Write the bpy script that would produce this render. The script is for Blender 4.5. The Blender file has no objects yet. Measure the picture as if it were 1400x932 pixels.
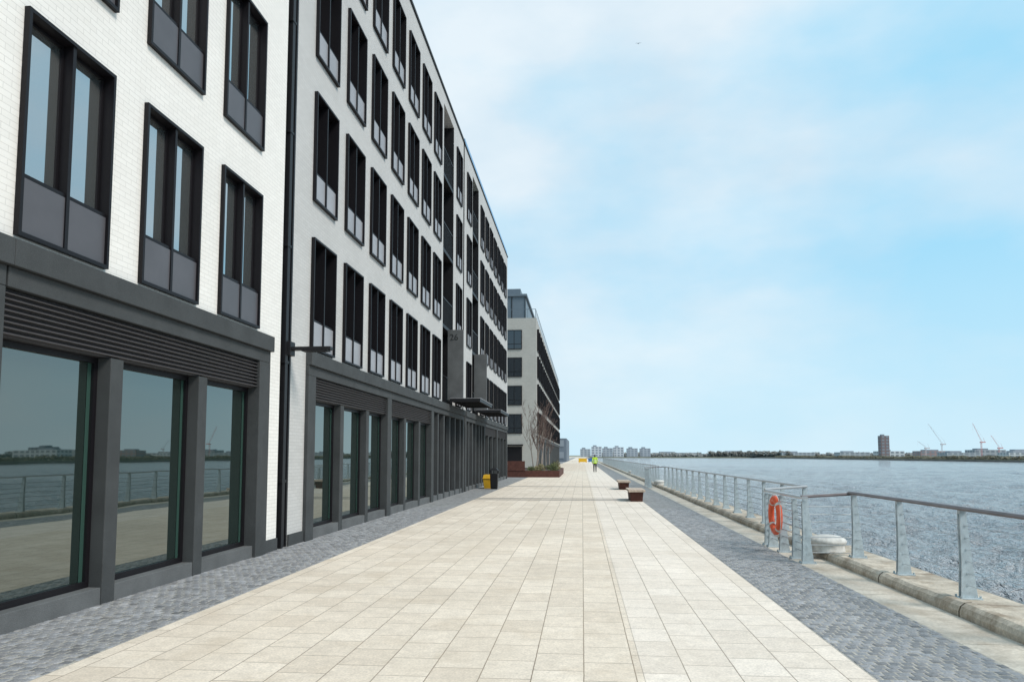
import bpy, math, random
import numpy as np
from mathutils import Vector, Matrix, Quaternion
random.seed(7)
scn = bpy.context.scene
col = scn.collection
scn.view_settings.view_transform = 'Standard'
try: scn.view_settings.look = 'None'
except Exception: pass
scn.view_settings.exposure = 0
V = Vector
W = {}

# ------------------------------------------------------------ materials
def newmat(name):
    m = bpy.data.materials.new(name); m.use_nodes = True
    nt = m.node_tree
    b = nt.nodes['Principled BSDF']
    return m, nt, b
def c4(c): return (c[0], c[1], c[2], 1)
def node(nt, t, **kw):
    n = nt.nodes.new(t)
    for k, v in kw.items(): setattr(n, k, v)
    return n
def pos_vec(nt, axes, warp=0.0, wscale=9.0):
    g = node(nt, 'ShaderNodeNewGeometry')
    src = g.outputs['Position']
    if warp > 0:
        nz = node(nt, 'ShaderNodeTexNoise'); nz.inputs['Scale'].default_value = wscale; nz.inputs['Detail'].default_value = 1
        nt.links.new(src, nz.inputs['Vector'])
        s1 = node(nt, 'ShaderNodeVectorMath', operation='SUBTRACT'); s1.inputs[1].default_value = (0.5, 0.5, 0.5)
        nt.links.new(nz.outputs['Color'], s1.inputs[0])
        s2 = node(nt, 'ShaderNodeVectorMath', operation='SCALE'); s2.inputs['Scale'].default_value = warp
        nt.links.new(s1.outputs[0], s2.inputs[0])
        s3 = node(nt, 'ShaderNodeVectorMath', operation='ADD'); nt.links.new(src, s3.inputs[0]); nt.links.new(s2.outputs[0], s3.inputs[1])
        src = s3.outputs[0]
    if axes is None: return src
    s = node(nt, 'ShaderNodeSeparateXYZ'); nt.links.new(src, s.inputs[0])
    c = node(nt, 'ShaderNodeCombineXYZ')
    nt.links.new(s.outputs[axes[0]], c.inputs[0]); nt.links.new(s.outputs[axes[1]], c.inputs[1])
    return c.outputs[0]
def noise(nt, vec, scale, detail=3, rough=0.6):
    n = node(nt, 'ShaderNodeTexNoise'); n.inputs['Scale'].default_value = scale
    n.inputs['Detail'].default_value = detail; n.inputs['Roughness'].default_value = rough
    if vec is not None: nt.links.new(vec, n.inputs['Vector'])
    return n.outputs['Fac']
def maprange(nt, fac, a, b, c, d):
    n = node(nt, 'ShaderNodeMapRange')
    for i, v in enumerate((a, b, c, d)): n.inputs[i+1].default_value = v
    nt.links.new(fac, n.inputs[0]); return n.outputs[0]
def mixcol(nt, a, b, fac, mode='MIX'):
    n = node(nt, 'ShaderNodeMix'); n.data_type = 'RGBA'; n.blend_type = mode
    for sock, v in ((n.inputs[0], fac), (n.inputs[6], a), (n.inputs[7], b)):
        if isinstance(v, (int, float)): sock.default_value = v
        elif isinstance(v, tuple): sock.default_value = c4(v)
        else: nt.links.new(v, sock)
    return n.outputs[2]
def vmul(nt, col_, fac):
    n = node(nt, 'ShaderNodeVectorMath', operation='SCALE')
    nt.links.new(col_, n.inputs[0]); nt.links.new(fac, n.inputs['Scale']); return n.outputs[0]
def add_bump(nt, b, h, strength, dist, prev=None):
    n = node(nt, 'ShaderNodeBump'); n.inputs['Strength'].default_value = strength
    n.inputs['Distance'].default_value = dist
    nt.links.new(h, n.inputs['Height'])
    if prev is not None: nt.links.new(prev, n.inputs['Normal'])
    nt.links.new(n.outputs[0], b.inputs['Normal']); return n.outputs[0]

def mat(name, c, rough=0.6, metal=0.0, ns=8.0, amt=0.15, bump=0.0, bs=60.0, spec=None, fine=0.0):
    m, nt, b = newmat(name)
    p = pos_vec(nt, None)
    f = noise(nt, p, ns, 3)
    f = maprange(nt, f, 0.25, 0.75, 1-amt, 1+amt)
    rgb = node(nt, 'ShaderNodeRGB'); rgb.outputs[0].default_value = c4(c)
    out = vmul(nt, rgb.outputs[0], f)
    if fine > 0:
        g = maprange(nt, noise(nt, p, 140, 1), 0.3, 0.7, 1-fine, 1+fine)
        out = vmul(nt, out, g)
    nt.links.new(out, b.inputs['Base Color'])
    b.inputs['Roughness'].default_value = rough; b.inputs['Metallic'].default_value = metal
    if spec is not None: b.inputs['Specular IOR Level'].default_value = spec
    if bump > 0:
        add_bump(nt, b, noise(nt, p, bs, 2), bump, 0.01)
    return m

def brickmat(name, axes, bw, rh, c1, c2, cm, ms, offset=0.5, rough=0.7, bump=0.5, bdist=0.005,
             big=0.12, bigs=0.6, fine=0.08, fines=90, warp=0, wscale=9.0, msmooth=0.1, stain=None, mott=0, motts=6.0, streak=None):
    m, nt, b = newmat(name)
    v = pos_vec(nt, axes, warp, wscale)
    p = pos_vec(nt, None)
    br = node(nt, 'ShaderNodeTexBrick'); br.offset = offset; br.offset_frequency = 2; br.squash = 1.0
    br.inputs['Scale'].default_value = 1.0
    br.inputs['Brick Width'].default_value = bw; br.inputs['Row Height'].default_value = rh
    br.inputs['Mortar Size'].default_value = ms; br.inputs['Mortar Smooth'].default_value = msmooth
    br.inputs['Color1'].default_value = c4(c1); br.inputs['Color2'].default_value = c4(c2)
    br.inputs['Mortar'].default_value = c4(cm)
    nt.links.new(v, br.inputs['Vector'])
    out = br.outputs['Color']
    f = maprange(nt, noise(nt, p, bigs, 4), 0.25, 0.75, 1-big, 1+big)
    out = vmul(nt, out, f)
    fn = noise(nt, p, fines, 2)
    g = maprange(nt, fn, 0.3, 0.7, 1-fine, 1+fine)
    out = vmul(nt, out, g)
    if mott > 0:
        out = vmul(nt, out, maprange(nt, noise(nt, p, motts, 6, 0.75), 0.3, 0.7, 1-mott, 1+mott*0.8))
    if stain is not None:
        sf = maprange(nt, noise(nt, p, stain[1], 5, 0.7), stain[2], stain[3], 0, stain[4])
        out = mixcol(nt, out, stain[0], sf)
    if streak is not None:
        mp = node(nt, 'ShaderNodeMapping'); mp.inputs['Scale'].default_value = streak[1]
        nt.links.new(p, mp.inputs[0])
        sf = maprange(nt, noise(nt, mp.outputs[0], 1.0, 4, 0.6), 0.45, 0.75, 0, streak[2])
        out = mixcol(nt, out, streak[0], sf)
    nt.links.new(out, b.inputs['Base Color'])
    b.inputs['Roughness'].default_value = rough
    n1 = add_bump(nt, b, maprange(nt, br.outputs['Fac'], 0, 1, 1, 0), bump, bdist)
    if fine > 0.05: add_bump(nt, b, fn, 0.25, 0.004, n1)
    return m

def glassmat(name, dark, tint, fac, rough=0.015, wob=0.02):
    m, nt, b = newmat(name)
    nt.nodes.remove(b)
    o = nt.nodes['Material Output']
    d = node(nt, 'ShaderNodeBsdfDiffuse'); d.inputs[0].default_value = c4(dark)
    g = node(nt, 'ShaderNodeBsdfGlossy'); g.inputs['Color'].default_value = c4(tint); g.inputs['Roughness'].default_value = rough
    mx = node(nt, 'ShaderNodeMixShader')
    lw = node(nt, 'ShaderNodeFresnel'); lw.inputs[0].default_value = 1.5
    a = node(nt, 'ShaderNodeMath', operation='ADD'); a.inputs[1].default_value = fac - 0.04; a.use_clamp = True
    nt.links.new(lw.outputs[0], a.inputs[0]); nt.links.new(a.outputs[0], mx.inputs[0])
    nt.links.new(d.outputs[0], mx.inputs[1]); nt.links.new(g.outputs[0], mx.inputs[2])
    nt.links.new(mx.outputs[0], o.inputs[0])
    p = pos_vec(nt, None)
    bp = node(nt, 'ShaderNodeBump'); bp.inputs['Strength'].default_value = wob; bp.inputs['Distance'].default_value = 0.05
    nt.links.new(noise(nt, p, 1.2, 1), bp.inputs['Height']); nt.links.new(bp.outputs[0], g.inputs['Normal'])
    return m

M = {}
M['brick_white'] = brickmat('white_brick', ('Y', 'Z'), 0.215, 0.065, (0.81, 0.785, 0.745), (0.77, 0.745, 0.705), (0.63, 0.61, 0.575), 0.004, big=0.05, fine=0.03, bump=0.3, bdist=0.004)
M['brick_grey'] = brickmat('pale_grey_brick', ('Y', 'Z'), 0.215, 0.065, (0.525, 0.518, 0.505), (0.49, 0.483, 0.47), (0.41, 0.405, 0.395), 0.004, big=0.06, fine=0.04, bump=0.4, bdist=0.004)
M['cream'] = brickmat('cream_brick', ('X', 'Z'), 0.225, 0.075, (0.42, 0.405, 0.375), (0.38, 0.37, 0.34), (0.32, 0.305, 0.28), 0.006, big=0.06)
M['black'] = mat('black_metal', (0.010, 0.010, 0.012), 0.5, 0.0, 6, 0.2, spec=0.3)
M['frameblk'] = mat('black_window_metal', (0.007, 0.006, 0.008), 0.5, 0.0, 3, 0.1, spec=0.25)
M['spandark'] = mat('slate_panel', (0.080, 0.077, 0.086), 0.45, 0.0, 1.5, 0.14)
M['spanlight'] = mat('pale_grey_panel', (0.30, 0.30, 0.32), 0.4, 0.0, 1.5, 0.1)
M['dgrey'] = mat('dark_grey_stone', (0.050, 0.054, 0.056), 0.75, 0.0, 2.0, 0.18, 0.3, 90, fine=0.25, spec=0.3)
M['dgrey2'] = mat('dark_grey_plinth', (0.10, 0.105, 0.108), 0.8, 0.0, 2.0, 0.22, 0.3, 90, fine=0.22)
M['louver'] = mat('dark_louver_metal', (0.066, 0.063, 0.068), 0.5, 0.0, 3, 0.08)
M['glass_shop'] = glassmat('shop_glass', (0.012, 0.022, 0.019), (0.80, 0.85, 0.82), 0.24)
M['glass_edge'] = glassmat('green_glass_edge', (0.035, 0.075, 0.062), (0.6, 0.85, 0.76), 0.12)  # green tint stands in for the pier reflected beside the frame
M['glass_up'] = glassmat('upper_glass', (0.08, 0.09, 0.09), (0.95, 0.95, 0.95), 0.48)
M['glass_mid'] = glassmat('mid_glass', (0.008, 0.009, 0.012), (0.8, 0.88, 0.95), 0.10)
M['glass_blue'] = glassmat('blue_glass', (0.05, 0.12, 0.20), (0.6, 0.8, 1.0), 0.30)
M['galv'] = mat('galvanised_steel', (0.46, 0.52, 0.545), 0.45, 0.3, 14, 0.22, fine=0.1)
M['rail'] = mat('brown_grey_handrail', (0.15, 0.125, 0.125), 0.4, 0.2, 5, 0.25)
M['railpale'] = mat('pale_steel_handrail', (0.42, 0.43, 0.44), 0.35, 0.35, 5, 0.1)
M['cable'] = mat('steel_cable', (0.4, 0.43, 0.45), 0.35, 0.7, 5, 0.1)
M['white'] = mat('white_bollard_paint', (0.55, 0.54, 0.51), 0.7, 0, 9, 0.28, 0.4, 30)
M['orange'] = mat('orange_plastic', (0.72, 0.10, 0.03), 0.45, 0, 5, 0.12)
M['ropewhite'] = mat('white_rope', (0.6, 0.58, 0.54), 0.8)
M['wood'] = mat('bench_timber', (0.50, 0.40, 0.32), 0.7, 0, 9, 0.25, 0.3, 50)
M['corten'] = mat('corten_steel', (0.085, 0.03, 0.022), 0.8, 0.1, 5, 0.35, 0.2, 60)
M['yellow'] = mat('yellow_plastic', (0.72, 0.42, 0.02), 0.5, 0, 5, 0.1)
M['hiviz'] = mat('hi_vis_fabric', (0.50, 0.72, 0.03), 0.8, 0, 12, 0.15)
M['navy'] = mat('dark_trousers', (0.02, 0.023, 0.03), 0.9, 0, 12, 0.2)
M['skin'] = mat('skin', (0.45, 0.26, 0.18), 0.6)
M['hair'] = mat('dark_hair', (0.03, 0.02, 0.015), 0.8)
M['silver'] = mat('reflective_tape', (0.6, 0.6, 0.6), 0.4)
M['soil'] = mat('soil', (0.05, 0.035, 0.025), 0.95, 0, 12, 0.3, 0.6, 40)
M['leaf'] = mat('shrub_leaf', (0.085, 0.10, 0.035), 0.7, 0, 4, 0.5)
M['leaf2'] = mat('pale_grass_leaf', (0.17, 0.15, 0.07), 0.8, 0, 4, 0.4)
M['bark'] = mat('brown_bark', (0.15, 0.10, 0.085), 0.85, 0, 20, 0.35)
M['birch'] = mat('pale_bark', (0.30, 0.25, 0.215), 0.8, 0, 20, 0.35)
M['lettering'] = mat('dark_lettering', (0.02, 0.02, 0.02), 0.6)
M['bluep'] = mat('blue_plastic', (0.05, 0.15, 0.35), 0.5)
M['tan'] = brickmat('beige_paving', ('Y', 'X'), 0.50, 0.40, (0.735, 0.645, 0.54), (0.64, 0.55, 0.45), (0.27, 0.215, 0.165), 0.0048, big=0.08, bigs=0.5, fine=0.14, fines=55, rough=0.9, bump=0.4, bdist=0.003, stain=((0.47, 0.37, 0.26), 1.3, 0.52, 0.78, 0.45), mott=0.13, motts=5.5, streak=((0.54, 0.45, 0.345), (1.1, 0.12, 1.0), 0.32), warp=0.006, wscale=6)
M['pale'] = brickmat('pale_paving', ('Y', 'X'), 0.50, 0.40, (0.765, 0.685, 0.60), (0.68, 0.60, 0.515), (0.30, 0.25, 0.20), 0.0048, big=0.07, bigs=0.5, fine=0.13, fines=55, rough=0.9, bump=0.4, bdist=0.003, stain=((0.52, 0.43, 0.33), 1.3, 0.53, 0.82, 0.4), mott=0.12, motts=5.5, streak=((0.60, 0.51, 0.41), (1.1, 0.12, 1.0), 0.3), warp=0.006, wscale=6)
M['cobble'] = brickmat('granite_setts', ('X', 'Y'), 0.107, 0.10, (0.30, 0.305, 0.315), (0.17, 0.173, 0.18), (0.34, 0.33, 0.30), 0.010, offset=0.5, big=0.12, bigs=1.0, fine=0.25, fines=45, rough=0.8, bump=0.9, bdist=0.014, msmooth=0.5, warp=0.02, wscale=7, mott=0.12, motts=14)
M['joint'] = mat('sandy_joint', (0.38, 0.36, 0.32), 0.95, 0, 20, 0.3, 0.5, 80, fine=0.2)
M['band'] = brickmat('dark_setts', ('X', 'Y'), 0.2, 0.10, (0.13, 0.135, 0.14), (0.07, 0.072, 0.075), (0.3, 0.27, 0.23), 0.01, big=0.1)
M['conc'] = brickmat('quay_concrete', ('Y', 'X'), 2.4, 5.0, (0.56, 0.51, 0.435), (0.50, 0.45, 0.38), (0.18, 0.16, 0.12), 0.008, offset=0.0, big=0.22, bigs=1.1, fine=0.14, fines=30, rough=0.85, stain=((0.27, 0.21, 0.145), 1.6, 0.46, 0.70, 0.65), mott=0.17)
M['coping'] = brickmat('coping_stone', ('Y', 'X'), 2.1, 7.0, (0.55, 0.49, 0.405), (0.43, 0.38, 0.31), (0.09, 0.07, 0.05), 0.014, offset=0.0, big=0.28, bigs=1.4, fine=0.2, fines=25, rough=0.9, stain=((0.21, 0.15, 0.095), 2.5, 0.44, 0.68, 0.75), bump=0.8, bdist=0.01, mott=0.2)
M['land'] = mat('far_ground', (0.20, 0.19, 0.17), 0.9, 0, 0.05, 0.3)
M['grass'] = mat('dry_grass', (0.18, 0.18, 0.13), 0.95, 0, 0.03, 0.35)
M['embank'] = mat('bank_wall', (0.12, 0.11, 0.10), 0.9, 0, 0.2, 0.4)
M['fartree'] = mat('far_foliage', (0.16, 0.165, 0.155), 0.95, 0, 0.06, 0.4)
M['scrub'] = mat('bank_scrub_foliage', (0.13, 0.125, 0.09), 0.95, 0, 0.06, 0.4)
M['hazetree'] = mat('hazy_far_foliage', (0.28, 0.29, 0.29), 0.95, 0, 0.06, 0.25)  # distance haze put into the foliage colour as pale grey
M['farwhite'] = mat('pale_render', (0.56, 0.58, 0.60), 0.8, 0, 0.1, 0.1)  # far walls paled in their colour to suggest distance haze
M['fargrey'] = mat('grey_cladding', (0.38, 0.41, 0.44), 0.7, 0, 0.1, 0.15)  # grey lightened in the colour for distance haze
M['farblue'] = mat('blue_grey_cladding', (0.13, 0.16, 0.20), 0.7, 0, 0.1, 0.15)
M['roofgrey'] = mat('roof_glazing', (0.11, 0.14, 0.17), 0.4, 0, 0.3, 0.15)
M['farbrick'] = mat('red_brown_cladding', (0.33, 0.24, 0.24), 0.8, 0, 0.1, 0.15)  # red brown washed out in the colour for distance haze
M['tower'] = mat('dark_brown_cladding', (0.20, 0.15, 0.155), 0.8, 0, 0.1, 0.15)
M['fardark'] = mat('hazy_dark_glazing', (0.22, 0.25, 0.29), 0.6, 0, 0.1, 0.1)  # dark glazing lightened in its colour for distance haze
M['cranered'] = mat('red_crane_paint', (0.60, 0.30, 0.30), 0.5)  # crane red faded in the colour to suggest distance haze
M['cranegrey'] = mat('pale_crane_paint', (0.55, 0.50, 0.53), 0.5)  # crane colour paled for distance haze, as with the red
def sett_mat():
    m, nt, b = newmat('granite_sett_stones')
    at = node(nt, 'ShaderNodeAttribute'); at.attribute_name = 'tone'
    p = pos_vec(nt, None)
    out = vmul(nt, at.outputs['Color'], maprange(nt, noise(nt, p, 60, 3), 0.3, 0.7, 0.75, 1.25))
    nt.links.new(out, b.inputs['Base Color']); b.inputs['Roughness'].default_value = 0.62
    add_bump(nt, b, noise(nt, p, 38, 3), 0.6, 0.010)
    return m
M['sett'] = sett_mat()

def water():
    m, nt, b = newmat('dock_water')
    p = pos_vec(nt, None)
    mp = node(nt, 'ShaderNodeMapping'); mp.inputs['Scale'].default_value = (1.0, 0.7, 1.0)
    mp.inputs['Rotation'].default_value = (0, 0, math.radians(30))
    nt.links.new(p, mp.inputs[0])
    b.inputs['Roughness'].default_value = 0.12
    b.inputs['IOR'].default_value = 1.45
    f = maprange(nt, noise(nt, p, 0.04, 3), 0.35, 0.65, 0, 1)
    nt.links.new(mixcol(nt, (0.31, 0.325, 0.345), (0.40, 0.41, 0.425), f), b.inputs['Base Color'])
    n1 = add_bump(nt, b, noise(nt, mp.outputs[0], 6.0, 3, 0.6), 1.0, 0.22)
    add_bump(nt, b, noise(nt, mp.outputs[0], 1.8, 4, 0.65), 1.0, 1.0, n1)
    return m
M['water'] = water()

# ------------------------------------------------------------ mesh builder
class MB:
    def __init__(s): s.v = []; s.f = []; s.m = []
    def poly(s, pts, mi=0):
        n = len(s.v); s.v += [tuple(p) for p in pts]; s.f.append(tuple(range(n, n+len(pts)))); s.m.append(mi)
    def box(s, x0, x1, y0, y1, z0, z1, mi=0):
        n = len(s.v)
        s.v += [(x0,y0,z0),(x1,y0,z0),(x1,y1,z0),(x0,y1,z0),(x0,y0,z1),(x1,y0,z1),(x1,y1,z1),(x0,y1,z1)]
        for q in ((0,3,2,1),(4,5,6,7),(0,1,5,4),(1,2,6,5),(2,3,7,6),(3,0,4,7)):
            s.f.append(tuple(n+i for i in q)); s.m.append(mi)
    def taper(s, cx, cy, z0, z1, a0, b0, a1, b1, mi=0, dx=0, dy=0):
        n = len(s.v)
        for (z, a, b_, ox, oy) in ((z0, a0, b0, 0, 0), (z1, a1, b1, dx, dy)):
            s.v += [(cx+ox-a, cy+oy-b_, z), (cx+ox+a, cy+oy-b_, z), (cx+ox+a, cy+oy+b_, z), (cx+ox-a, cy+oy+b_, z)]
        for q in ((0,3,2,1),(4,5,6,7),(0,1,5,4),(1,2,6,5),(2,3,7,6),(3,0,4,7)):
            s.f.append(tuple(n+i for i in q)); s.m.append(mi)
    def cyl(s, p0, p1, r0, r1=None, n=8, mi=0, cap=True):
        if r1 is None: r1 = r0
        p0 = V(p0); p1 = V(p1); d = (p1-p0)
        if d.length < 1e-6: return
        d.normalize(); a = d.orthogonal().normalized(); b_ = d.cross(a)
        k = len(s.v)
        for p, r in ((p0, r0), (p1, r1)):
            for i in range(n):
                t = 2*math.pi*i/n
                s.v.append(tuple(p + a*math.cos(t)*r + b_*math.sin(t)*r))
        for i in range(n):
            j = (i+1) % n
            s.f.append((k+i, k+j, k+n+j, k+n+i)); s.m.append(mi)
        if cap:
            s.f.append(tuple(k+i for i in reversed(range(n)))); s.m.append(mi)
            s.f.append(tuple(k+n+i for i in range(n))); s.m.append(mi)
    def lathe(s, cx, cy, prof, n=20, mi=0):
        k = len(s.v)
        for r, z in prof:
            for i in range(n):
                t = 2*math.pi*i/n; s.v.append((cx+r*math.cos(t), cy+r*math.sin(t), z))
        for a in range(len(prof)-1):
            for i in range(n):
                j = (i+1) % n
                s.f.append((k+a*n+i, k+a*n+j, k+(a+1)*n+j, k+(a+1)*n+i)); s.m.append(mi)
        s.f.append(tuple(k+(len(prof)-1)*n+i for i in range(n))); s.m.append(mi)
    def extrude_y(s, prof, y0, y1, mi=0):
        n = len(s.v); c = len(prof)
        for y in (y0, y1): s.v += [(x, y, z) for x, z in prof]
        for i in range(c):
            j = (i+1) % c
            s.f.append((n+i, n+j, n+c+j, n+c+i)); s.m.append(mi)
        s.f.append(tuple(n+i for i in reversed(range(c)))); s.m.append(mi)
        s.f.append(tuple(n+c+i for i in range(c))); s.m.append(mi)
    def mesh(s, name, mats):
        me = bpy.data.meshes.new(name); me.from_pydata(s.v, [], s.f)
        if not isinstance(mats, (list, tuple)): mats = [mats]
        for m in mats: me.materials.append(m)
        for p, mi in zip(me.polygons, s.m): p.material_index = mi
        me.update(); return me
    def obj(s, name, mats, parent=None, origin=(0, 0, 0), smooth=False, bevel=0):
        o_ = V(origin)
        s.v = [tuple(V(p)-o_) for p in s.v]
        me = s.mesh(name, mats)
        if smooth:
            for p in me.polygons: p.use_smooth = True
        return place(name, me, parent, origin, bevel)

def place(name, me, parent=None, wloc=(0, 0, 0), bevel=0):
    o = bpy.data.objects.new(name, me); col.objects.link(o)
    wl = V(wloc); W[o.name] = wl
    if parent is not None:
        o.parent = parent; o.location = wl - W[parent.name]
    else: o.location = wl
    if bevel > 0:
        md = o.modifiers.new('bevel', 'BEVEL'); md.width = bevel; md.segments = 2; md.limit_method = 'ANGLE'
    return o
def root(name, loc, label, cat, group=None):
    o = place(name, None, None, loc); tag(o, label, cat, group); return o
def tag(o, label, cat, group=None):
    o['label'] = label; o['category'] = cat
    if group: o['group'] = group
def structure(o, label=None, cat=None):
    o['kind'] = 'structure'
    if label: o['label'] = label
    if cat: o['category'] = cat

# ------------------------------------------------------------ ground, paving, water
FX = -5.5
BX = 225.0
b = MB(); b.poly([(-6000,-1500,-4),(9000,-1500,-4),(9000,9000,-4),(-6000,9000,-4)])
structure(b.obj('ground', M['land']), 'flat ground reaching the horizon under everything', 'ground')
b = MB(); b.box(-300, 3.95, -40, 1000, -4.05, 0.0)
structure(b.obj('quay', M['conc']), 'concrete dock quay carrying the promenade', 'quay')
def coping():
    rnd = random.Random(3)
    prof = [(3.95, -0.01), (3.945, 0.05), (3.965, 0.10), (4.01, 0.135), (4.08, 0.142), (4.13, 0.122), (4.40, 0.12), (4.66, 0.12), (4.70, 0.09), (4.70, -4.02), (3.95, -4.02)]
    ys = [-40.0]; y = -40
    while y < 60: y += 0.22; ys.append(y)
    ys += [80, 150, 1000]
    b = MB(); c = len(prof)
    for y in ys:
        w = rnd.uniform(-1, 1)*0.012 + 0.012*math.sin(y*0.9)
        h = rnd.uniform(-1, 1)*0.007 + 0.007*math.sin(y*1.7+1)
        for i, (x, z) in enumerate(prof):
            f = 1 if i < 6 else 0
            b.v.append((x+w*f*(1 if i > 0 else 0.6), y, z+(h if 0 < i < 6 else 0)))
    for k in range(len(ys)-1):
        for i in range(c):
            j = (i+1) % c
            b.f.append((k*c+i, k*c+j, (k+1)*c+j, (k+1)*c+i)); b.m.append(0)
    b.f.append(tuple(reversed(range(c)))); b.m.append(0)
    return b
structure(coping().obj('kerb', M['coping']), 'rounded worn stone coping along the dock edge', 'kerb')
def sheet(name, x0, x1, y0, y1, z, m, label, cat):
    b = MB(); b.poly([(x0,y0,z),(x1,y0,z),(x1,y1,z),(x0,y1,z)]); o = b.obj(name, m)
    structure(o, label, cat); return o
sheet('pavement_beige', -4.15, 0.46, -20, 500, 0.006, M['tan'], 'beige concrete slab paving of the promenade', 'pavement')
sheet('pavement_pale', 0.463, 2.2, -20, 500, 0.006, M['pale'], 'paler slab paving beside the beige slabs', 'pavement')
def setts(name, x0, x1, ya, yb, label, seed):
    rnd = random.Random(seed)
    b = MB(); cols = []
    y = ya; row = 0
    while y < yb:
        rh = 0.100
        x = x0 + (0.0 if row % 2 else -0.053)
        while x < x1-0.02:
            w = rnd.uniform(0.100, 0.113)
            a0, a1 = max(x, x0)+0.0065, min(x+w, x1)-0.0065
            if a1-a0 > 0.025:
                c0, c1 = y+0.0065, y+rh-0.0065
                j = lambda: rnd.uniform(-0.003, 0.003)
                top = 0.009+rnd.uniform(-0.0015, 0.002); tx, ty = rnd.uniform(-0.001, 0.001), rnd.uniform(-0.001, 0.001)
                n = len(b.v)
                base = [(a0+j(), c0+j()), (a1+j(), c0+j()), (a1+j(), c1+j()), (a0+j(), c1+j())]
                mx, my = (a0+a1)/2, (c0+c1)/2
                for (px, py) in base: b.v.append((px, py, 0.0025))
                for (px, py) in base:
                    b.v.append((px+(mx-px)*0.07, py+(my-py)*0.07, top-0.003))
                for (px, py) in base:
                    qx, qy = px+(mx-px)*0.25, py+(my-py)*0.25
                    b.v.append((qx, qy, top+tx*(1 if qx > mx else -1)+ty*(1 if qy > my else -1)))
                for r_ in (0, 4):
                    for i in range(4):
                        k = (i+1) % 4; b.f.append((n+r_+i, n+r_+k, n+r_+4+k, n+r_+4+i)); b.m.append(0)
                b.f.append((n+8, n+9, n+10, n+11)); b.m.append(0)
                t = rnd.uniform(0.17, 0.30) if rnd.random() < 0.88 else rnd.uniform(0.12, 0.38)
                wm = rnd.uniform(-0.02, 0.02)
                cols += [(t*(0.985-wm), t*0.99, t*(1.03+wm), 1)]*12
            x += w
        y += rh; row += 1
    me = b.mesh(name, M['sett'])
    at = me.color_attributes.new('tone', 'FLOAT_COLOR', 'POINT')
    at.data.foreach_set('color', np.array(cols, dtype=np.float32).ravel())
    for p in me.polygons: p.use_smooth = True
    o = place(name, me); structure(o, label, 'pavement')
SY0, SY1 = 3.0, 24.0
sheet('cobble_bed_by_buildings', -6.2, -4.153, -20, SY1, 0.004, M['joint'], 'sandy joints under the granite setts', 'pavement')
sheet('cobble_bed_by_dock', 2.203, 3.40, -20, SY1, 0.004, M['joint'], 'sandy joints under the granite setts', 'pavement')
setts('cobbles_by_buildings', -5.6, -4.16, SY0, SY1, 'rounded grey granite setts along the facades', 3)
setts('cobbles_by_dock', 2.21, 3.395, SY0, SY1, 'rounded grey granite setts along the dock', 4)
sheet('cobbles_by_buildings_distant', -6.2, -4.153, SY1, 500, 0.005, M['cobble'], 'grey granite setts along the facades', 'pavement')
sheet('cobbles_by_dock_distant', 2.203, 3.40, SY1, 500, 0.005, M['cobble'], 'grey granite setts along the dock', 'pavement')
sheet('pavement_band', -4.14, 2.19, 28.2, 28.45, 0.011, M['band'], 'dark sett band across the paving', 'pavement')
sheet('pavement_band_second', -4.14, 2.19, 29.1, 29.35, 0.011, M['band'], 'dark sett band across the paving', 'pavement')
sheet('pavement_band_third', -4.14, 2.19, 40.2, 40.6, 0.011, M['band'], 'dark sett band across the paving', 'pavement')
b = MB(); b.box(BX+0.5, 6000, -1400, 8000, -4.02, -0.75); structure(b.obj('far_bank', M['grass']), 'flat grassy airfield bank across the dock', 'bank')
b = MB(); b.box(BX-0.1, BX+0.48, -400, 1000, -4.02, -1.05); structure(b.obj('far_bank_wall', M['embank']), 'dark retaining wall of the far bank', 'bank')
b = MB(); b.box(-300, BX-0.2, 1001, 6000, -4.02, -0.6); structure(b.obj('dock_end_land', M['grass']), 'land closing the far end of the dock', 'bank')
def axis_grid(a, e, s0, g):
    out = [a]; s = s0
    while out[-1] < e: out.append(out[-1]+s); s *= g
    out[-1] = e
    return np.array(out)
xs = axis_grid(4.69, BX+0.2, 0.09, 1.0105)
yp = axis_grid(6.0, 1002.0, 0.11, 1.009)
yn = axis_grid(0.0, 406.0, 0.25, 1.06)[1:]
ys = np.concatenate([(6.0-yn)[::-1], yp])
X, Y = np.meshgrid(xs, ys, indexing='xy')
rs = np.random.RandomState(5)
Z = np.zeros_like(X)
cell = np.maximum(np.gradient(xs)[None, :]*np.ones_like(X), np.gradient(ys)[:, None]*np.ones_like(X))
for i in range(60):
    lam = 0.30*(1.06**i)
    ang = math.radians(-28) + rs.normal(0, 0.75)
    k = 2*math.pi/lam; ph = rs.uniform(0, 6.28)
    slope = 0.15 if lam < 1.6 else (0.09 if lam < 3 else 0.035)
    amp = slope/k
    w = np.clip((lam/(cell+1e-6)-2.3)/1.5, 0, 1)
    arg = k*(X*math.cos(ang)+Y*math.sin(ang)) + ph + 1.3*np.sin(0.61*X*math.cos(i)+0.57*Y*math.sin(i*1.7)+i)
    Z += w*amp*(1.0-np.abs(np.sin(arg/2))*2.0 if i % 2 else np.sin(arg))
gust = 0.85+0.3*np.sin(0.09*X+0.05*Y+1.0)*np.sin(0.031*Y-0.07*X)
Z *= gust
nx, ny = len(xs), len(ys)
verts = np.stack([X, Y, Z-2.0], axis=-1).reshape(-1, 3)
ii = (np.arange(ny-1)[:, None]*nx + np.arange(nx-1)[None, :]).reshape(-1)
faces = np.stack([ii, ii+1, ii+nx+1, ii+nx], axis=-1)
me = bpy.data.meshes.new('water')
me.vertices.add(len(verts)); me.vertices.foreach_set('co', verts.astype(np.float32).ravel())
me.loops.add(faces.size); me.loops.foreach_set('vertex_index', faces.astype(np.int32).ravel())
me.polygons.add(len(faces)); me.polygons.foreach_set('loop_start', np.arange(0, faces.size, 4, dtype=np.int32))
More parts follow.
